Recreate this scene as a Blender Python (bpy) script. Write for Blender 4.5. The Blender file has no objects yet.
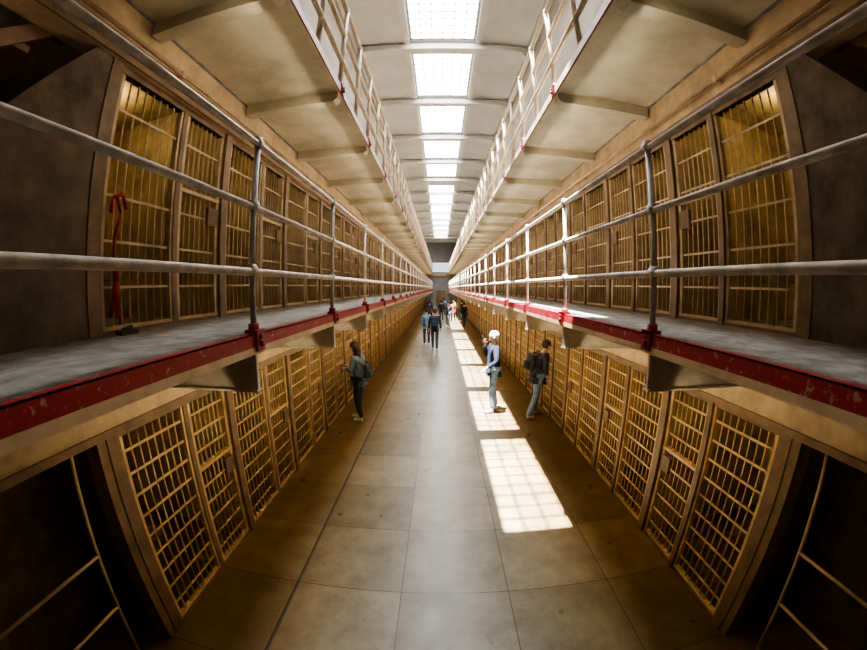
import bpy, math, random
from mathutils import Vector, Matrix
random.seed(4)
C = bpy.context.scene.collection
# ------------------------------------------------------------------ constants (metres, y = along corridor)
XL, XR = -1.0, 1.175          # walkway edges
WL, WR = -2.1, 2.3            # cell front planes
D2, D3 = 2.41, 4.76           # walkway levels
PITCH = 1.545
Y0 = 1.56                     # first cell
NC = 31
YEND = 52.0
CEIL = 9.1
# ------------------------------------------------------------------ materials
MATS = {}
def mat(name, col, rough=.6, metal=0., var=.15, scale=6., col2=None, bump=.0, spec=.5, stretch=None, thr=None):
    if name in MATS: return MATS[name]
    m = bpy.data.materials.new(name); m.use_nodes = True
    nt = m.node_tree; N = nt.nodes; L = nt.links
    b = N['Principled BSDF']
    b.inputs['Roughness'].default_value = rough
    b.inputs['Metallic'].default_value = metal
    b.inputs['Specular IOR Level'].default_value = spec
    tc = N.new('ShaderNodeTexCoord'); mp = N.new('ShaderNodeMapping')
    if stretch: mp.inputs['Scale'].default_value = stretch
    nz = N.new('ShaderNodeTexNoise'); nz.inputs['Scale'].default_value = scale; nz.inputs['Detail'].default_value = 6
    nz.inputs['Roughness'].default_value = .65
    L.new(tc.outputs['Object'], mp.inputs['Vector']); L.new(mp.outputs[0], nz.inputs['Vector'])
    r = N.new('ShaderNodeValToRGB')
    c2 = col2 if col2 else tuple(c*(1-var*2.2) for c in col)
    c1 = col if col2 else tuple(min(1, c*(1+var)) for c in col)
    lo, hi = thr if thr else (.3, .7)
    r.color_ramp.elements[0].position = lo; r.color_ramp.elements[1].position = hi
    r.color_ramp.elements[0].color = (*c2, 1); r.color_ramp.elements[1].color = (*c1, 1)
    L.new(nz.outputs['Fac'], r.inputs['Fac']); L.new(r.outputs['Color'], b.inputs['Base Color'])
    if bump:
        bp = N.new('ShaderNodeBump'); bp.inputs['Strength'].default_value = bump; bp.inputs['Distance'].default_value = .01
        L.new(nz.outputs['Fac'], bp.inputs['Height']); L.new(bp.outputs['Normal'], b.inputs['Normal'])
    MATS[name] = m
    return m
M_BAR = mat('bar_paint_tan', (.66, .45, .22), .4, .0, .22, 5)
M_BARU = mat('bar_paint_brown', (.58, .44, .26), .42, .0, .22, 5)
M_FRAME = mat('frame_paint_brown', (.22, .14, .078), .5, 0, .2, 5)
M_LINTEL = mat('lintel_paint_tan', (.54, .39, .23), .5, 0, .18, 3, bump=.15)
M_OCHRE = mat('cell_plaster_ochre', (.58, .44, .20), .7, 0, .3, 2)
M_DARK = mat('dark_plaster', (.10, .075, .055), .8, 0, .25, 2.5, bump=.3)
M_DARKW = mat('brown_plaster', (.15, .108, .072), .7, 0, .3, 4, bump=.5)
M_CREAM = mat('soffit_cream', (.56, .50, .35), .6, 0, .17, 1.8, bump=.12)
M_FASC3 = mat('fascia_cream', (.54, .46, .36), .5, 0, .0, 5, col2=(.36,.18,.13), thr=(.34,.50))
M_DECK = mat('deck_concrete', (.28, .27, .25), .65, 0, .28, 7, bump=.5)
M_RED = mat('red_paint', (.24, .010, .016), .45, 0, .0, 22, col2=(.36, .20, .16), thr=(.34, .42), bump=.1)
M_REDC = mat('red_clamp_paint', (.24, .010, .016), .45, 0, .25, 12)
M_RAIL = mat('rail_paint_silver', (.84, .74, .62), .3, .0, .2, 9)
M_POST = mat('post_paint_grey', (.40, .35, .30), .4, .0, .2, 10)
M_POST3 = mat('post_paint_cream', (.62, .49, .33), .4, .0, .12, 10)
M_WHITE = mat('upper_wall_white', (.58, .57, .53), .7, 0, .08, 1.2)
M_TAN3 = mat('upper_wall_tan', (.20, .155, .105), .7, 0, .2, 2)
M_BEAM = mat('beam_white', (.60, .59, .55), .65, 0, .08, 2)
M_STEEL = mat('gusset_grey', (.62, .56, .47), .6, .0, .15, 6)
M_SKYF = mat('skylight_frame', (.36, .36, .35), .5, 0, .05, 4)
M_ENDW = mat('end_wall_grey', (.30, .31, .31), .7, 0, .1, 1)
M_SEAM = mat('floor_seam_dark', (.03, .025, .02), .8, 0, .2, 5)

def floor_mat():
    m = bpy.data.materials.new('floor_concrete_slabs'); m.use_nodes = True
    nt = m.node_tree; N = nt.nodes; L = nt.links; b = N['Principled BSDF']
    tc = N.new('ShaderNodeTexCoord'); mp = N.new('ShaderNodeMapping')
    mp.inputs['Location'].default_value = (.33+.96*20, -2.42+.96*20, 0)
    L.new(tc.outputs['Object'], mp.inputs['Vector'])
    br = N.new('ShaderNodeTexBrick'); br.offset = 0; br.squash = 1
    br.inputs['Scale'].default_value = 1; br.inputs['Brick Width'].default_value = .96; br.inputs['Row Height'].default_value = .96
    br.inputs['Mortar Size'].default_value = .0055; br.inputs['Mortar Smooth'].default_value = .45
    br.inputs['Color1'].default_value = (.225, .200, .142, 1); br.inputs['Color2'].default_value = (.135, .118, .080, 1)
    br.inputs['Mortar'].default_value = (.04, .032, .022, 1)
    L.new(mp.outputs[0], br.inputs['Vector'])
    n1 = N.new('ShaderNodeTexNoise'); n1.inputs['Scale'].default_value = 2.4; n1.inputs['Detail'].default_value = 10; n1.inputs['Roughness'].default_value = .72
    L.new(tc.outputs['Object'], n1.inputs['Vector'])
    rr = N.new('ShaderNodeValToRGB'); rr.color_ramp.elements[0].position = .3; rr.color_ramp.elements[1].position = .7
    rr.color_ramp.elements[0].color = (.58, .53, .44, 1); rr.color_ramp.elements[1].color = (1.28, 1.28, 1.28, 1)
    L.new(n1.outputs['Fac'], rr.inputs['Fac'])
    mx = N.new('ShaderNodeMix'); mx.data_type = 'RGBA'; mx.blend_type = 'MULTIPLY'; mx.inputs[0].default_value = 1
    L.new(br.outputs['Color'], mx.inputs[6]); L.new(rr.outputs['Color'], mx.inputs[7])
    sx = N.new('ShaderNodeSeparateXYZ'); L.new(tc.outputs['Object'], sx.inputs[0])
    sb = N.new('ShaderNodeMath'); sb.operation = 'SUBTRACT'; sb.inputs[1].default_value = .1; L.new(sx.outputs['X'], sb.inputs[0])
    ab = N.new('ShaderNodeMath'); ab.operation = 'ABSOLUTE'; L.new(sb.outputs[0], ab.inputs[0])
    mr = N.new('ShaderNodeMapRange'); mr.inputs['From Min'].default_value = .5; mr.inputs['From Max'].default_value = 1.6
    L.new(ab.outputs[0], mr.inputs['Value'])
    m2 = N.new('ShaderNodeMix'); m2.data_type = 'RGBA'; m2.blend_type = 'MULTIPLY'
    L.new(mr.outputs[0], m2.inputs[0]); L.new(mx.outputs[2], m2.inputs[6]); m2.inputs[7].default_value = (.84, .62, .36, 1)  # golden reflected light along both sides painted into the floor colour
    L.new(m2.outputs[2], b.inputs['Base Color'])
    n2 = N.new('ShaderNodeTexNoise'); n2.inputs['Scale'].default_value = 4; n2.inputs['Detail'].default_value = 4
    L.new(tc.outputs['Object'], n2.inputs['Vector'])
    m3 = N.new('ShaderNodeMapRange'); m3.inputs['To Min'].default_value = .20; m3.inputs['To Max'].default_value = .44
    L.new(n2.outputs['Fac'], m3.inputs['Value']); L.new(m3.outputs[0], b.inputs['Roughness'])
    b.inputs['Specular IOR Level'].default_value = .42
    return m
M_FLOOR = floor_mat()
def glow_glass(name, col, st, clear=True):
    m = bpy.data.materials.new(name); m.use_nodes = True
    nt = m.node_tree; N = nt.nodes; L = nt.links; N.remove(N['Principled BSDF'])
    e = N.new('ShaderNodeEmission'); e.inputs[0].default_value = (*col, 1); e.inputs[1].default_value = st
    if clear:
        t = N.new('ShaderNodeBsdfTransparent'); a = N.new('ShaderNodeAddShader')
        L.new(e.outputs[0], a.inputs[0]); L.new(t.outputs[0], a.inputs[1]); L.new(a.outputs[0], N['Material Output'].inputs[0])
    else: L.new(e.outputs[0], N['Material Output'].inputs[0])
    return m
M_GLASS = glow_glass('skylight_frosted_glass', (.97, .98, 1.0), 14.0)
M_GLASSD = glow_glass('skylight_fill_glow', (.96, .97, 1.0), 6.0, False)  # opaque glow added to light the near end, lets no sun through
M_GLASS2 = glow_glass('end_window_glass', (.85, .92, 1.0), .3)

# ------------------------------------------------------------------ mesh builder
class MB:
    def __init__(s): s.v = []; s.f = []; s.mi = []; s.mats = []; s.sm = []
    def _m(s, m):
        if m not in s.mats: s.mats.append(m)
        return s.mats.index(m)
    def box(s, a, b, m):
        x0, x1 = sorted((a[0], b[0])); y0, y1 = sorted((a[1], b[1])); z0, z1 = sorted((a[2], b[2]))
        i = len(s.v); s.v += [(x0,y0,z0),(x1,y0,z0),(x1,y1,z0),(x0,y1,z0),(x0,y0,z1),(x1,y0,z1),(x1,y1,z1),(x0,y1,z1)]
        k = s._m(m)
        for q in ((3,2,1,0),(4,5,6,7),(0,1,5,4),(1,2,6,5),(2,3,7,6),(3,0,4,7)):
            s.f.append(tuple(i+j for j in q)); s.mi.append(k); s.sm.append(False)
    def cyl(s, a, b, r, m, n=10, r2=None):
        a = Vector(a); b = Vector(b); d = (b-a).normalized(); r2 = r if r2 is None else r2
        u = d.orthogonal().normalized(); w = d.cross(u); i = len(s.v); k = s._m(m)
        for p, rr in ((a, r), (b, r2)):
            for j in range(n):
                t = 2*math.pi*j/n; s.v.append(tuple(p+u*math.cos(t)*rr+w*math.sin(t)*rr))
        for j in range(n):
            j2 = (j+1) % n; s.f.append((i+j, i+j2, i+n+j2, i+n+j)); s.mi.append(k); s.sm.append(True)
        s.f.append(tuple(i+j for j in reversed(range(n)))); s.mi.append(k); s.sm.append(False)
        s.f.append(tuple(i+n+j for j in range(n))); s.mi.append(k); s.sm.append(False)
    def prism(s, poly, axis, a, b, m):
        n = len(poly); i = len(s.v); k = s._m(m)
        for t in (a, b):
            for p in poly:
                q = list(p); q.insert(axis, t); s.v.append(tuple(q))
        for j in range(n):
            j2 = (j+1) % n; s.f.append((i+j, i+j2, i+n+j2, i+n+j)); s.mi.append(k); s.sm.append(False)
        s.f.append(tuple(i+j for j in reversed(range(n)))); s.mi.append(k); s.sm.append(False)
        s.f.append(tuple(i+n+j for j in range(n))); s.mi.append(k); s.sm.append(False)
    def mesh(s, name):
        me = bpy.data.meshes.new(name); me.from_pydata(s.v, [], s.f)
        for m in s.mats: me.materials.append(m)
        me.polygons.foreach_set('material_index', s.mi); me.polygons.foreach_set('use_smooth', s.sm)
        import bmesh
        bm = bmesh.new(); bm.from_mesh(me); bmesh.ops.recalc_face_normals(bm, faces=bm.faces); bm.to_mesh(me); bm.free()
        me.update(); return me
    def obj(s, name, loc=(0,0,0), parent=None, **kw):
        o = bpy.data.objects.new(name, s.mesh(name)); C.objects.link(o); o.location = loc
        if parent: o.parent = parent
        for k, v in kw.items(): o[k] = v
        return o
def empty(name, loc=(0,0,0), rz=0, **kw):
    o = bpy.data.objects.new(name, None); o.empty_display_size = .1; C.objects.link(o); o.location = loc; o.rotation_euler = (0,0,rz)
    for k, v in kw.items(): o[k] = v
    return o

# ------------------------------------------------------------------ shell
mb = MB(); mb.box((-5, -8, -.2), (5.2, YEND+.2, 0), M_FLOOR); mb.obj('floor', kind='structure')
mb = MB(); mb.box((-1.315, -7.9, -.01), (-1.298, YEND, .0015), M_SEAM); mb.obj('trim_1', kind='structure')

def wall(side):
    s = -1 if side == 'left' else 1
    W = WL if s < 0 else WR
    b = MB(); X = lambda t: W + s*t     # t = distance into the block
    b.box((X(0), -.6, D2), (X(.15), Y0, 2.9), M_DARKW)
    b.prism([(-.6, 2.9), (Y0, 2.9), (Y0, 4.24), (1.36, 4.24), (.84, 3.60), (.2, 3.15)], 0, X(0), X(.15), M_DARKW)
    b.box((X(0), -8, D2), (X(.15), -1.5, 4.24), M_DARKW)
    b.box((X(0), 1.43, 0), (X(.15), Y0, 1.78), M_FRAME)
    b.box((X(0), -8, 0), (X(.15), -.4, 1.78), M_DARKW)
    b.box((X(-.03), -8, 1.78), (X(.15), YEND, 2.29), M_LINTEL)
    b.box((X(-.03), -8, 4.24), (X(.15), YEND, 4.66), M_LINTEL)
    b.box((X(-.05), -8, 4.24), (X(-.03), YEND, 4.30), M_FRAME)
    b.box((X(-.05), -8, 1.78), (X(-.03), YEND, 1.83), M_FRAME)
    b.box((X(-.045), -8, 2.04), (X(-.03), YEND, 2.07), M_FRAME)
    b.box((X(-.055), -8, 2.29), (X(1.95), YEND, D2), M_DECK)
    b.box((X(-.055), -8, 4.66), (X(1.95), YEND, D3), M_DECK)
    b.box((X(.15), Y0, 2.27), (X(1.95), YEND, 2.29), M_OCHRE)
    b.box((X(.15), Y0, 4.64), (X(1.95), YEND, 4.66), M_OCHRE)
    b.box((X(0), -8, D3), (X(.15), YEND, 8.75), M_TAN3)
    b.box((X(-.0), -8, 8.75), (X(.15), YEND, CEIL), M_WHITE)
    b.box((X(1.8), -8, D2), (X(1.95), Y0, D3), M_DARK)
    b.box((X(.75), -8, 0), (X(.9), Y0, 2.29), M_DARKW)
    b.box((X(1.8), Y0, 0), (X(1.95), YEND, D3), M_OCHRE)
    for i in range(NC+1):
        y = Y0+i*PITCH
        for z0, z1 in ((0, 2.29), (D2, 4.66)):
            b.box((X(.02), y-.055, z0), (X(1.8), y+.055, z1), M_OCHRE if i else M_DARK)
            b.box((X(-.01), y-.05, z0), (X(.15), y+.05, z1 - .42), M_FRAME)
    ye = Y0+NC*PITCH
    for z0, z1 in ((0, 1.78), (D2, 4.24)):
        b.box((X(0), ye, z0), (X(.15), YEND, z1), M_LINTEL)
    b.obj('wall_'+side, kind='structure')
wall('left'); wall('right')
b = MB(); b.box((-5, -8.2, -.2), (5.2, -8, CEIL+.4), M_DARKW); b.obj('wall_back', kind='structure')
b = MB()
b.box((-5, YEND, -.2), (5.2, YEND+.2, 4.9), M_ENDW)
b.box((-5, YEND, 6.3), (5.2, YEND+.2, CEIL+.4), M_ENDW)
b.box((-5, YEND, 4.9), (-1.6, YEND+.2, 6.3), M_ENDW); b.box((1.8, YEND, 4.9), (5.2, YEND+.2, 6.3), M_ENDW)
b.box((-2.1, YEND-.25, 4.3), (2.3, YEND, 4.75), M_LINTEL)
b.obj('wall_end', kind='structure')
b = MB()
b.box((-1.6, YEND+.08, 4.9), (1.8, YEND+.1, 6.3), M_GLASS2)
for k in range(9): b.box((-1.6+k*.4225, YEND, 4.9), (-1.57+k*.4225, YEND+.06, 6.3), M_FRAME)
for k in range(4): b.box((-1.6, YEND, 4.9+k*.45), (1.8, YEND+.06, 4.94+k*.45), M_FRAME)
b.obj('window_end', kind='structure')
b = MB(); b.box((-.6, YEND-.03, 0), (.8, YEND-.004, 2.3), M_FRAME)
for k in range(7): b.cyl((-.5+k*.2, YEND-.05, .05), (-.5+k*.2, YEND-.05, 2.2), .015, M_BAR, 6)
b.box((-.7, YEND-.08, 0), (-.6, YEND-.004, 2.4), M_LINTEL); b.box((.8, YEND-.08, 0), (.9, YEND-.004, 2.4), M_LINTEL); b.box((-.7, YEND-.08, 2.3), (.9, YEND-.004, 2.4), M_LINTEL)
b.obj('door_end', kind='structure')

# ceiling with skylight openings (the nearest is an unseen opaque glow panel added as fill)
SX0, SX1 = -.74, .92
SK = [(9.85+3.09*k, 1.36) for k in range(-3, 4)] + [(23.9+3.09*k, 1.5) for k in range(0, 8)]
b = MB()
b.box((-2.25, -8, CEIL), (SX0, YEND, CEIL+.25), M_WHITE); b.box((SX1, -8, CEIL), (2.45, YEND, CEIL+.25), M_WHITE)
prev = -8
for y, HL in SK:
    b.box((SX0, prev, CEIL), (SX1, y-HL, CEIL+.25), M_WHITE); prev = y+HL
b.box((SX0, prev, CEIL), (SX1, YEND, CEIL+.25), M_WHITE)
b.box((SX0-.16, -8, CEIL-.06), (SX0-.02, YEND, CEIL), M_BEAM); b.box((SX1+.02, -8, CEIL-.06), (SX1+.16, YEND, CEIL), M_BEAM)
b.obj('ceiling', kind='structure')
for n, (y, HL) in enumerate(SK):
    b = MB()
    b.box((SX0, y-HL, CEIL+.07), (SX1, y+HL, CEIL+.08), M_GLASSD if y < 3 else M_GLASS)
    for k in range(7):
        x = SX0+.02+k*(SX1-SX0-.04)/6; w = .03 if k in (0, 6) else .012
        b.box((x-w, y-HL, CEIL+.02), (x+w, y+HL, CEIL+.06), M_SKYF)
    for k in range(11):
        yy = y-HL+.02+k*(2*HL-.04)/10; w = .03 if k in (0, 10) else .014
        b.box((SX0, yy-w, CEIL+.02), (SX1, yy+w, CEIL+.06), M_SKYF)
    b.obj('window_%d' % (n+1), kind='structure')
poly = [(-2.09, -.45), (-1.92, -.2), (-1.8, -.17), (2.0, -.17), (2.12, -.2), (2.29, -.45), (2.29, 0), (-2.09, 0)]
b = MB(); b.prism([(x, z) for x, z in poly], 1, -.13, .13, M_BEAM)
bm_ = b.mesh('ceiling_beam')
for y in [9.85+3.09*k-3.09/2 for k in range(-5, 14)]:
    n = bpy.data.objects.new('ceiling_beam', bm_); C.objects.link(n); n.location = (0, y, CEIL-.062)
    n['label'] = 'white painted concrete ceiling beam with haunched ends'; n['category'] = 'beam'; n['group'] = 'ceiling beams between skylights'

# ------------------------------------------------------------------ walkways
POSTS = [1.83+PITCH*k for k in range(-2, 32)]
def walkway(side, z, tier):
    s = -1 if side == 'left' else 1
    XE = XL if s < 0 else XR; W = WL if s < 0 else WR
    W -= s*.0555; YE = YEND-.3
    lab = ('grey concrete upper walkway with worn red steel edge' if tier == 2 else 'cream painted upper walkway slab with cream edge')
    b = MB(); b.box((XE+s*.012, -7.9, z-.09), (W, YE, z-.03), M_CREAM); b.box((XE+s*.012, -7.9, z-.03), (W, YE, z), M_DECK)
    o = b.obj('walkway', label=lab, category='walkway', group='tier walkways along the cell rows')
    b = MB(); m = M_RED if tier == 2 else M_FASC3
    t = .066 if tier == 2 else .075
    b.box((XE, -7.9, z-t), (XE+s*.012, YE, z+.006), m)
    b.box((XE, -7.9, z+.0005), (XE+s*.05, YE, z+.006), m)
    if tier == 2:
        b.box((XE, -7.9, z-.098), (XE+s*.012, YE, z-t), M_LINTEL)
        b.box((XE, -7.9, z-.106), (XE+s*.06, YE, z-.098), M_LINTEL)
    else: b.box((XE, -7.9, z-.080), (XE+s*.012, YE, z-t), M_REDC)
    b.obj('edge_channel', parent=o, label='worn red painted steel channel' if tier == 2 else 'cream painted steel channel with thin rusty red line')
    mbk = M_CREAM if tier == 3 else M_STEEL
    xa, xb = XE, W
    if tier == 3:
        b = MB(); b.prism([(xa+s*.02, -.09), (xa+s*.02, -.16), (xa+s*.06, -.20), (xb, -.21), (xb, -.09)], 1, -.06, .06, mbk)
    else:
        b = MB(); b.prism([(xa+s*.01, -.106), (xa+s*.01, -.31), (xb, -.33), (xb, -.09), (xa+s*.06, -.09)], 1, -.012, .012, mbk)
        b.prism([(xa+s*.005, -.31), (xb, -.33), (xb, -.342), (xa+s*.005, -.322)], 1, -.03, .03, mbk)
    me = b.mesh('bracket')
    for y in POSTS:
        if tier == 2 and y < 1: continue
        q = bpy.data.objects.new('bracket', me); C.objects.link(q); q.parent = o; q.location = (0, y-.02, z)
    r = empty('walkway_railing', (XE, 0, z), label=('weathered silver three-bar pipe railing on dark red post bases' if tier == 2 else 'cream three-bar pipe railing on upper tier'), category='railing', group='tier railings')
    hs = (.345, .707, 1.085)
    for h, rr in zip(hs, (.0215, .0185, .0185) if tier == 2 else (.026, .026, .026)):
        b = MB(); b.cyl((0, -7.9, 0), (0, YE, 0), rr, M_RAIL if tier == 2 else M_POST3, 14)
        q = b.obj('rail', parent=r); q.location = (s*.03, 0, h)
    def postmesh(m, r0=.0175):
        b = MB(); b.cyl((0,0,-.0), (0,0,1.085), r0, m, 12)
        for h in hs:
            b.cyl((0,0,h-.03), (0,0,h+.03), .024, m, 12); b.cyl((0,-.032,h), (0,.032,h), .0255, m, 12)
        b.cyl((0,0,1.10),(0,0,1.12),.022,m,12,.010)
        return b.mesh('post')
    pm_near = postmesh(M_POST) if tier == 2 else postmesh(M_POST3, .025); pm_far = postmesh(M_RAIL) if tier == 2 else pm_near
    b = MB(); b.cyl((0,0,.0), (0,0,.05), .032, M_REDC, 12); b.box((-s*.045,-.045,-.10),(-s*.031,.045,.012),M_REDC)
    b.cyl((-s*.045,-.0,-.06),(-s*.065,0,-.06),.018,M_REDC,8); b.cyl((-s*.045,-.0,-.02),(-s*.06,0,-.02),.012,M_REDC,8)
    b.box((-s*.045,-.045,-.004),(s*.035,.045,.016),M_REDC)
    cm = b.mesh('post_base')
    ys = [y for y in POSTS] if tier == 2 else sorted([y for y in POSTS] + [y+PITCH/2 for y in POSTS[2:22]])
    for k, y in enumerate(ys):
        if tier == 2 and y < 1: continue
        q = bpy.data.objects.new('post', pm_near if k < 4 else pm_far); C.objects.link(q); q.parent = r; q.location = (s*.03, y, .012)
        if y in POSTS:
            g = bpy.data.objects.new('post_base', cm); C.objects.link(g); g.parent = q; g['label'] = 'dark red painted clamp'
for side in ('left', 'right'):
    walkway(side, D2, 2); walkway(side, D3, 3)

# ------------------------------------------------------------------ cell fronts
def grille(w, h, mbar, nb, hz, door):
    b = MB(); fw = .042 if door else .03
    b.box((-.024, 0, 0), (.024, fw, h), mbar); b.box((-.024, w-fw, 0), (.024, w, h), mbar)
    b.box((-.022, fw, 0), (.022, w-fw, .05), mbar); b.box((-.022, fw, h-.05), (.022, w-fw, h), mbar)
    for k in range(nb):
        y = fw+(k+1)*(w-2*fw)/(nb+1); b.cyl((0, y, .03), (0, y, h-.03), .0082, mbar, 6)
    for k in range(hz):
        z = (k+1)*h/(hz+1); b.box((-.006, .02, z-.009), (.006, w-.02, z+.009), mbar)
    if door:
        b.box((-.032, w-.17, h*.47), (.032, w-.02, h*.47+.17), M_FRAME)
        b.box((-.03, .0, h*.60), (.03, w, h*.60+.03), mbar)
    return b.mesh('grille')
def cellrow(side, z, h, mbar, hz, tier):
    s = -1 if side == 'left' else 1
    W = WL if s < 0 else WR
    ga = grille(.74, h, mbar, 7, hz, False); gb = grille(.61, h, mbar, 6, hz, True)
    b = MB(); b.box((-.03, .05, 0), (.03, .085, h), M_FRAME); b.box((-.055, .822, 0), (.035, .88, h), M_FRAME); b.box((-.03, 1.49, 0), (.03, 1.495, h), M_FRAME)
    b.box((-.035, .05, h-.05), (.035, 1.495, h), M_FRAME); b.box((-.035, .05, 0), (.035, 1.495, .025), M_FRAME)
    fm = b.mesh('frame')
    for i in range(NC):
        e = empty('cell_front', (W+s*.05, Y0+i*PITCH, z), label='tan painted steel barred prison cell front with sliding door', category='prison cell', group='barred cell fronts')
        f = bpy.data.objects.new('frame', fm); C.objects.link(f); f.parent = e
        g = bpy.data.objects.new('fixed_grille', ga); C.objects.link(g); g.parent = e; g.location = (0, .085, 0)
        g = bpy.data.objects.new('sliding_door', gb); C.objects.link(g); g.parent = e; g.location = (-s*.0, .88, 0)
for side in ('left', 'right'):
    cellrow(side, 0, 1.78, M_BAR, 9, 1); cellrow(side, D2, 1.83, M_BARU, 5, 2)

def bunk(side, i, z):
    s = -1 if side == 'left' else 1
    W = WL if s < 0 else WR
    m1 = mat('blanket_brown', (.22, .15, .09), .9, 0, .2, 8); m2 = mat('sheet', (.6, .55, .42), .8)
    e = empty('cot', (W+s*1.1, Y0+i*PITCH+.4, z), label='narrow steel cot with thin brown blanket', category='bed', group='cots inside cells')
    b = MB(); b.box((-.6,-.3,.38),(.6,.3,.42),M_FRAME)
    for x in (-.57,.57):
        for y in (-.28,.28): b.cyl((x,y,0),(x,y,.4),.015,M_FRAME,6)
    b.obj('bed_frame', parent=e)
    b = MB(); b.box((-.58,-.28,.42),(.58,.28,.5),m1); b.box((s*.3,-.2,.5),(s*.55,.2,.56),m2); b.obj('mattress', parent=e)
for side in ('left', 'right'):
    for i in range(3):
        bunk(side, i, 0); bunk(side, i, D2)

# ------------------------------------------------------------------ pipe gates in the near openings
for side in ('left', 'right'):
    s = -1 if side == 'left' else 1
    W = WL if s < 0 else WR
    e = empty('pipe_gate', (W+s*.05, 0, 0), label='tan pipe gate closing a dark stair opening', category='gate', group='pipe gates')
    for y in (1.20, .30):
        b = MB(); b.cyl((0,y-.08,0),(0,y+.05,1.775),.013,M_LINTEL,8); b.obj('gate_post', parent=e)
    for z in (1.05, .62, .15):
        b = MB(); b.cyl((0,.23+.07*z,z),(0,1.125+.07*z,z),.012,M_LINTEL,8); b.obj('gate_rail', parent=e)
    e = empty('staircase', (W+s*.58, 0, D2), label='rusty brown steel stair flight inside a wall opening', category='stairs', group='stair flights')
    mm = mat('stair_rust', (.42, .27, .18), .6)
    for x in (-.38, .38):
        b = MB(); b.prism([(-1.1, .15), (1.35, 2.02), (1.35, 2.14), (-1.1, .27)], 0, x-.02, x+.02, mm); b.obj('stringer', parent=e)
    for k in range(11):
        b = MB(); y = -1.0+k*.205; z = .27+k*.157; b.box((-.36, y, z), (.36, y+.17, z+.045), mm); b.obj('tread', parent=e)

for side in ('left', 'right'):
    s = -1 if side == 'left' else 1
    W = WL if s < 0 else WR
    b = MB(); b.cyl((W-s*.09, -7.9, 4.40), (W-s*.09, YEND-.3, 4.40), .018, M_LINTEL, 8)
    for y in POSTS[::2]: b.box((W-s*.11, y+.3, 4.37), (W-s*.0305, y+.34, 4.43), M_LINTEL)
    b.obj('conduit_pipe', label='tan door control pipe fixed along the lintel', category='pipe', group='lintel pipes')

mr = mat('red_ribbon', (.42, .012, .012), .6, 0, .3, 25, bump=1.0)
b = MB()
pts = [(0,0,.72),(.02,.03,.6),(-.01,.01,.45),(.02,-.02,.3),(0,.02,.16),(.01,0,.02)]
rs = [.013,.009,.012,.011,.024,.030,.016]
for i, (p, q) in enumerate(zip(pts, pts[1:])): b.cyl(p, q, rs[i], mr, 8, rs[i+1])
b.cyl((0,-.03,.70),(0,.05,.74),.015,mr,6); b.cyl((0,.05,.74),(.01,.09,.64),.011,mr,6,.018); b.cyl((0,-.03,.70),(.01,-.05,.60),.010,mr,6,.017)
b.cyl((0,.0,.04),(.0,.05,-.10),.022,mr,6,.008); b.cyl((0,-.01,.04),(.0,-.04,-.07),.02,mr,6,.008)
b.obj('ribbon', (WL+.03, Y0+.16, D2+.18), label='red ribbon tied to the cell bars', category='ribbon')
b = MB(); b.box((0,0,0),(.07,.15,.03),M_DARK); b.cyl((.035,.04,.03),(.035,.12,.045),.015,M_DARK,8); b.obj('latch_box', (WL+.09, Y0+.1, D2+.001), label='small dark metal latch box on walkway', category='latch')

# ------------------------------------------------------------------ people
def skin(name, P, R, E, root, m, sub=2, parent=None):
    names = list(P.keys()); me = bpy.data.meshes.new('t'); me.from_pydata([tuple(P[n]) for n in names], [(names.index(a), names.index(b)) for a, b in E], [])
    o = bpy.data.objects.new('t', me); C.objects.link(o)
    o.modifiers.new('s', 'SKIN'); 
    sd = me.skin_vertices[0].data
    for i, n in enumerate(names):
        r = R[n]; sd[i].radius = r if isinstance(r, tuple) else (r, r); sd[i].use_root = (n == root)
    mo = o.modifiers.new('d', 'SUBSURF'); mo.levels = sub; mo.render_levels = sub
    dg = bpy.context.evaluated_depsgraph_get(); dg.update()
    nm = bpy.data.meshes.new_from_object(o.evaluated_get(dg)); nm.name = name
    for p in nm.polygons: p.use_smooth = True
    nm.materials.clear(); nm.materials.append(m)
    bpy.data.objects.remove(o)
    q = bpy.data.objects.new(name, nm); C.objects.link(q)
    if parent: q.parent = parent
    return q
def ellip(name, c, r, m, parent, seg=16, rot=None):
    b = bpy.data.meshes.new(name); import bmesh
    bm = bmesh.new(); bmesh.ops.create_uvsphere(bm, u_segments=seg, v_segments=seg//2+2, radius=1)
    mt = Matrix.Translation(c) @ (rot if rot else Matrix.Identity(4)) @ Matrix.Diagonal((*r, 1))
    bmesh.ops.transform(bm, matrix=mt, verts=bm.verts)
    for f in bm.faces: f.smooth = True
    bm.to_mesh(b); bm.free(); b.materials.append(m)
    o = bpy.data.objects.new(name, b); C.objects.link(o); o.parent = parent; return o
BASE = dict(pel=(0,0,.94), spi=(0,0,1.10), che=(0,.0,1.28), nek=(0,0,1.45), hdb=(0,.015,1.53), hed=(0,.02,1.60), top=(0,.01,1.68), nos=(0,.105,1.585),
    shL=(-.17,0,1.38), elL=(-.23,-.02,1.12), wrL=(-.24,.08,.90), shR=(.17,0,1.38), elR=(.23,-.02,1.12), wrR=(.24,.08,.90),
    hiL=(-.09,0,.90), knL=(-.10,.02,.50), anL=(-.10,-.02,.09), toL=(-.11,.15,.035), hiR=(.09,0,.90), knR=(.10,.02,.50), anR=(.10,-.02,.09), toR=(.11,.15,.035))
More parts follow.
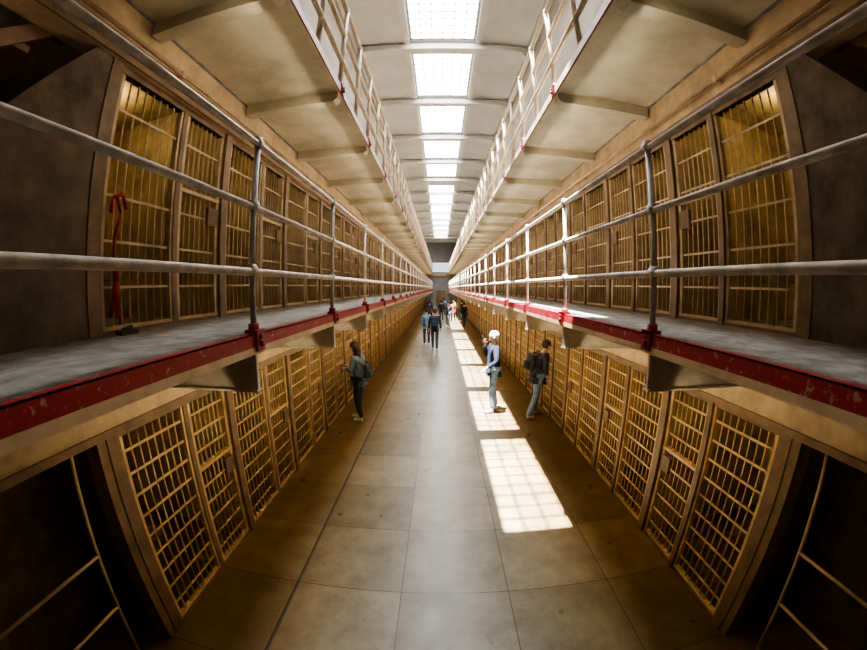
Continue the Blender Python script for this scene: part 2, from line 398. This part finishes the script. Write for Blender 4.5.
def person(label, loc, rz, H, pose, top, pants, hair, hairstyle='short', skincol=(.62,.40,.28), shoe=(.7,.7,.7), detail=True, group=None, bulk=1.0):
    J = {k: Vector(v) for k, v in BASE.items()}
    for k, v in pose.items(): J[k] = Vector(v)
    k = H/1.72; sub = 2 if detail else 1
    e = empty('person', loc, rz, label=label, category='person'); e.scale = (k, k, k)
    if group: e['group'] = group
    ms = mat('skin_%.2f' % skincol[0], skincol, .5, 0, .05)
    P = dict(J); R = dict(pel=.105, spi=.095, che=.115, nek=.05, hdb=.058, hed=.088, top=.06, nos=.014, shL=.055, shR=.055, elL=.038, elR=.038, wrL=.024, wrR=.024,
             hiL=.08, hiR=.08, knL=.052, knR=.052, anL=.036, anR=.036, toL=.03, toR=.03)
    E = [('pel','spi'),('spi','che'),('che','nek'),('nek','hdb'),('hdb','hed'),('hed','top'),('hed','nos')]
    for s in 'LR': E += [('che','sh'+s),('sh'+s,'el'+s),('el'+s,'wr'+s),('pel','hi'+s),('hi'+s,'kn'+s),('kn'+s,'an'+s),('an'+s,'to'+s)]
    if detail:
        for s in 'LR':
            f = (J['wr'+s]-J['el'+s]).normalized(); sd = f.cross(Vector((0,0,1)) if abs(f.z) < .9 else Vector((1,0,0))).normalized(); nn = f.cross(sd)
            P['pa'+s] = J['wr'+s]+f*.065; R['pa'+s] = .028; E.append(('wr'+s, 'pa'+s))
            for j, (off, ln) in enumerate(((-.03,.065),(-.01,.08),(.01,.075),(.03,.055))):
                a = J['wr'+s]+f*.095+sd*off; b_ = a+f*ln*.5+nn*.006; c = b_+f*ln*.4+nn*.022
                for q, v, rr in (('a',a,.009),('b',b_,.008),('c',c,.007)): P['f%s%d%s' % (s,j,q)] = v; R['f%s%d%s' % (s,j,q)] = rr
                E += [('pa'+s, 'f%s%da' % (s,j)), ('f%s%da' % (s,j), 'f%s%db' % (s,j)), ('f%s%db' % (s,j), 'f%s%dc' % (s,j))]
            a = J['wr'+s]+f*.05+sd*-.04; b_ = a+f*.03+sd*-.018+nn*.01
            P['t1'+s] = a; P['t2'+s] = b_; R['t1'+s] = .011; R['t2'+s] = .009; E += [('pa'+s,'t1'+s),('t1'+s,'t2'+s)]
    skin('body', P, R, E, 'pel', ms, sub, e)
    keys = ['pel','spi','che','shL','elL','wrL','shR','elR','wrR']; PJ = {q: J[q].copy() for q in keys}; PJ['nek'] = J['che'].lerp(J['nek'], .8)
    for s in 'LR': PJ['wr'+s] = J['el'+s].lerp(J['wr'+s], .93)
    PJ['hem'] = J['pel']+(J['pel']-J['spi']).normalized()*.05
    RJ = dict(pel=.15, spi=.135, che=.145, nek=.062, shL=.075, shR=.075, elL=.056, elR=.056, wrL=.04, wrR=.04, hem=.15)
    RJ = {q: v*bulk for q, v in RJ.items()}
    jt = skin('jacket', PJ, RJ, [('hem','pel'),('pel','spi'),('spi','che'),('che','nek'),('che','shL'),('shL','elL'),('elL','wrL'),('che','shR'),('shR','elR'),('elR','wrR')], 'pel', mat('cloth_%s' % str(top), top, .85, 0, .3, 14, bump=.8), sub, e)
    PT = {q: J[q].copy() for q in ('pel','hiL','knL','hiR','knR')}
    for s in 'LR': PT['an'+s] = J['an'+s]+Vector((0,0,.0))
    RT = dict(pel=.125, hiL=.095, hiR=.095, knL=.068, knR=.068, anL=.052, anR=.052)
    skin('trousers', PT, RT, [('pel','hiL'),('hiL','knL'),('knL','anL'),('pel','hiR'),('hiR','knR'),('knR','anR')], 'pel', mat('cloth_%s' % str(pants), pants, .85, 0, .25, 12, bump=.8), sub, e)
    for s in 'LR':
        a, t = J['an'+s], J['to'+s]; d = (t-a); d.z = 0; d.normalize()
        PS = dict(h=Vector((a.x, a.y, a.z-.045))-d*.03, m=Vector((a.x, a.y, a.z-.045))+d*.08, t=t+d*.02, u=a)
        skin('shoe', PS, dict(h=.043, m=.045, t=.036, u=.045), [('h','m'),('m','t'),('m','u')], 'm', mat('shoe_%s' % str(shoe), shoe, .6), 1, e)
    hd = J['hed']; mh = mat('hair_%s' % str(hair), hair, .7, 0, .3, 20)
    fwd = (J['nos']-J['hed']); fwd.z = 0; fwd.normalize()
    ellip('hair', hd-fwd*.022+Vector((0,0,.035)), (.095, .105, .10), mh, e)
    if hairstyle == 'long':
        bk = hd-fwd*.07
        skin('hair_length', dict(a=hd+Vector((0,0,.06))-fwd*.04, b=bk+Vector((0,0,-.02)), c=bk+Vector((0,0,-.14))-fwd*.02, d=bk+Vector((0,0,-.30))-fwd*.03), dict(a=.08,b=.098,c=.092,d=.055), [('a','b'),('b','c'),('c','d')], 'a', mh, 2, e)
    if detail:
        md = mat('eye_dark', (.03,.02,.02), .3); sdv = Vector((fwd.y, -fwd.x, 0))
        for q in (-1, 1):
            ellip('eye', hd+fwd*.083+sdv*.032*q+Vector((0,0,.005)), (.012,.012,.008), md, e, 8)
            ellip('ear', hd+sdv*.088*q+Vector((0,0,-.01)), (.014,.02,.03), ms, e, 8)
        ellip('mouth', hd+fwd*.085+Vector((0,0,-.055)), (.022,.012,.006), mat('lips', (.4,.15,.13), .5), e, 8)
    return e, J, k
def backpack(P, k, rz, lean, col, label, size=(.30,.16,.42)):
    m = mat('pack_%s' % str(col), col, .7, 0, .2, 10)
    e = empty('backpack', P, rz, label=label, category='backpack'); e.rotation_euler = (lean, 0, rz); e.scale = (k,k,k)
    def rb(name, a, b_, bev):
        q = MB(); q.box(a, b_, m); o = q.obj(name, parent=e); mo = o.modifiers.new('b', 'BEVEL'); mo.width = bev; mo.segments = 4
        for p in o.data.polygons: p.use_smooth = True
        return o
    w, d, h = size
    rb('pack_body', (-w/2, -d/2, -h/2), (w/2, d/2, h/2), .05); rb('front_pocket', (-w*.38, -d/2-.04, -h*.42), (w*.38, -d/2+.02, h*.05), .02)
    for s in (-1, 1):
        q = MB(); pts = [(s*.1, d/2-.02, h/2-.04), (s*.12, d/2+.05, h/2+.03), (s*.13, d/2+.2, h/2-.02), (s*.135, d/2+.235, h/2-.18), (s*.14, d/2+.12, h/2-.32), (s*.13, d/2-.02, -h/2+.06)]
        for a, c in zip(pts, pts[1:]): q.cyl(a, c, .016, m, 6)
        q.obj('strap', parent=e)
    return e
def local(loc, rz, k, p):
    v = Matrix.Rotation(rz, 3, 'Z') @ (Vector(p)*k); return (loc[0]+v.x, loc[1]+v.y, v.z)

loc = (1.14, 7.5, 0); rz = math.radians(95)
p, J, k = person('person with pale hair, dark blue top and jeans raising phone', loc, rz, 1.76,
    dict(shR=(.16,.02,1.38), elR=(.24,.13,1.17), wrR=(.13,.17,1.42), elL=(-.24,.0,1.12), wrL=(-.19,.18,1.0), knL=(-.10,.05,.50), anL=(-.12,.02,.09), toL=(-.13,.18,.035), anR=(.10,-.10,.09), toR=(.12,.07,.035), knR=(.10,-.02,.5)),
    (.014,.022,.042), (.20,.29,.42), (.75,.72,.66), 'short', shoe=(.4,.4,.42))
b = MB(); b.box((-.04,-.006,-.08),(.04,.006,.08),mat('phone_black',(.03,.03,.03),.2)); b.cyl((.02,.006,.05),(.02,.01,.05),.008,M_STEEL,8)
o = b.obj('phone', local(loc, rz, k, (.075,.235,1.55)), label='black phone held up to take a photo', category='phone'); o.rotation_euler = (0,0,rz)
loc = (-1.60, 6.9, 0); rz = math.radians(72)
p, J, k = person('person with long dark hair in denim jacket and black trousers', loc, rz, 1.62,
    dict(che=(0,.03,1.28), nek=(0,.06,1.45), hdb=(0,.09,1.52), hed=(0,.11,1.59), top=(0,.10,1.67), nos=(0,.195,1.565), shL=(-.17,.03,1.38), shR=(.17,.03,1.38), elR=(.22,.06,1.12), wrR=(.14,.26,1.16), elL=(-.22,.06,1.12), wrL=(-.1,.27,1.14),
         knR=(.10,.09,.5), anR=(.10,.10,.09), toR=(.11,.27,.035), anL=(-.10,-.08,.09), toL=(-.11,.09,.035)),
    (.16,.21,.28), (.03,.03,.035), (.05,.028,.02), 'long', shoe=(.85,.83,.8))
backpack(local(loc, rz, k, (0,-.23,1.12)), k, rz, -.05, (.05,.06,.075), 'small dark grey backpack on a standing visitor', (.24,.11,.30))
loc = (2.0, 7.05, 0); rz = math.radians(-78)
p, J, k = person('person in black jacket and blue jeans leaning toward a cell', loc, rz, 1.68,
    dict(spi=(0,.02,1.10), che=(0,.06,1.27), nek=(0,.11,1.42), hdb=(0,.15,1.48), hed=(0,.185,1.545), top=(0,.21,1.62), nos=(0,.262,1.495), shL=(-.17,.08,1.37), shR=(.17,.08,1.37), elR=(.24,.04,1.11), wrR=(.16,.14,.95), elL=(-.24,.04,1.11), wrL=(-.15,.14,.95),
         knL=(-.12,.05,.5), anL=(-.13,.02,.09), toL=(-.14,.18,.035), knR=(.12,-.09,.5), anR=(.14,-.26,.09), toR=(.16,-.09,.035)),
    (.04,.04,.05), (.17,.25,.36), (.05,.035,.025), 'short', shoe=(.25,.2,.16), bulk=1.10)
backpack(local(loc, rz, k, (0,-.19,1.22)), k, rz, -.2, (.025,.025,.03), 'black backpack on a leaning visitor', (.30,.11,.36))
walk = dict(knL=(-.09,.13,.52), anL=(-.09,.2,.10), toL=(-.09,.36,.06), knR=(.09,-.03,.5), anR=(.09,-.22,.12), toR=(.1,-.06,.04))
loc = (-.22, 15.2, 0)
person('person in dark jacket and jeans walking with backpack', loc, 0, 1.78, walk, (.03,.035,.045), (.08,.12,.18), (.03,.02,.02))
backpack(local(loc, 0, 1.03, (0,-.24,1.22)), 1.03, 0, 0, (.02,.04,.09), 'dark blue backpack on a walking visitor', (.30,.13,.40))
loc = (-.62, 16.8, 0)
person('person in blue shirt and dark shorts walking along the aisle', loc, math.radians(8), 1.7, {}, (.16,.30,.38), (.04,.05,.07), (.05,.03,.02))
far = [(-.75,26.5,.1,1.72,(.04,.04,.05),(.03,.03,.05)),(.1,28.5,.0,1.7,(.02,.02,.03),(.05,.06,.1)),(.55,24.5,3.0,1.75,(.05,.05,.06),(.1,.13,.2)),(1.0,27.5,.2,1.68,(.4,.10,.06),(.03,.03,.04)),
       (1.55,23.5,-.5,1.74,(.03,.03,.04),(.04,.05,.08)),(1.3,31,.0,1.7,(.6,.6,.58),(.05,.08,.14)),(.35,33.5,.3,1.72,(.08,.12,.2),(.02,.02,.02)),(-.9,32,-.2,1.7,(.03,.03,.03),(.08,.1,.14)),(1.75,29,1.2,1.66,(.1,.03,.02),(.03,.03,.03))]
for x, y, r, h, t, pn in far:
    person('visitor in casual clothes standing in the aisle', (x,y,0), r, h, walk if random.random() < .5 else {}, t, pn, (.03,.02,.015), detail=False, group='distant visitors')

# ------------------------------------------------------------------ lights
def point(name, loc, e, col, r=.06):
    l = bpy.data.lights.new(name, 'POINT'); l.energy = e; l.color = col; l.shadow_soft_size = r
    o = bpy.data.objects.new(name, l); C.objects.link(o); o.location = loc; return o
def strip(name, loc, length, e, col, direction, w=.06):
    l = bpy.data.lights.new(name, 'AREA'); l.energy = e; l.color = col; l.shape = 'RECTANGLE'; l.size = w; l.size_y = length
    o = bpy.data.objects.new(name, l); C.objects.link(o); o.location = loc
    z = -Vector(direction).normalized(); y = Vector((0,1,0)); x = y.cross(z)
    o.rotation_euler = Matrix((x, y, z)).transposed().to_euler(); return o
warm = (1, .76, .42)
for side in ('left', 'right'):
    s = -1 if side == 'left' else 1; W = WL if s < 0 else WR; XE = XL if s < 0 else XR
    point('stair_fill_light', (W+s*1.0, -.9, 3.9), 12, (1, .8, .55))  # unseen fill lights added to brighten the stair openings
    point('stair_fill_light', (W+s*.12, .0, 4.1), 4, (1, .8, .55))
    point('stair_fill_light', (W+s*.4, .3, 2.1), 2.5, (1, .8, .55))
    for i in range(6):
        point('cell_lamp', (W+s*.95, Y0+(i+.5)*PITCH, 4.45), (7, 3, 1.5, .8)[min(i, 3)], warm)
        point('cell_lamp', (W+s*.9, Y0+(i+.5)*PITCH, 2.05), (3.2, 2.0, 1.0)[min(i, 2)], warm)
    for y0, y1, e1, e2 in ((1.5, 14, 56, 33), (14, 50, 150, 100)):
        strip('walkway_fill_strip', (XE+s*.12, (y0+y1)/2, D2-.40), y1-y0, e1, (1, .80, .50), (s, 0, -.45))  # fill strips added under the walkways to brighten the cell fronts
        strip('walkway_fill_strip', (XE+s*.12, (y0+y1)/2, D3-.30), y1-y0, e2, (1, .88, .68), (s, 0, -.3))
sun = bpy.data.lights.new('sun', 'SUN'); sun.energy = 125; sun.angle = .008; sun.color = (1, .97, .92)
so = bpy.data.objects.new('sun', sun); C.objects.link(so); so.location = (0, 0, 20)
so.rotation_euler = Vector((.156, .107, -1)).to_track_quat('-Z', 'Y').to_euler()
w = bpy.data.worlds.new('World'); bpy.context.scene.world = w; w.use_nodes = True
w.node_tree.nodes['Background'].inputs[0].default_value = (.75, .87, 1, 1); w.node_tree.nodes['Background'].inputs[1].default_value = 1.0

# ------------------------------------------------------------------ camera (fisheye wide lens)
cam = bpy.data.cameras.new('camera'); co = bpy.data.objects.new('camera', cam); C.objects.link(co)
co.location = (0, 0, 2.65); co.rotation_euler = (math.pi/2-.1016, 0, .0179)
cam.sensor_fit = 'HORIZONTAL'; cam.sensor_width = 36; cam.sensor_height = 36*650/867
cam.lens = 12; cam.clip_start = .01; cam.clip_end = 200
cam.type = 'PANO'
def setp(k, v):
    for t in (getattr(cam, 'cycles', None), cam):
        try:
            setattr(t, k, v); return
        except Exception as ex: pass
    print('FAILED', k)
setp('panorama_type', 'FISHEYE_LENS_POLYNOMIAL')
FPX = 364.0
setp('fisheye_fov', math.radians(200))
setp('fisheye_polynomial_k0', 0.0); setp('fisheye_polynomial_k1', -1/(FPX*36/867)); setp('fisheye_polynomial_k2', 0.0); setp('fisheye_polynomial_k3', 0.0); setp('fisheye_polynomial_k4', 5.06e-7)
bpy.context.scene.camera = co
try:
    bpy.context.scene.view_settings.view_transform = 'AgX'; bpy.context.scene.view_settings.look = 'AgX - Medium High Contrast'
except Exception as ex: print(ex)
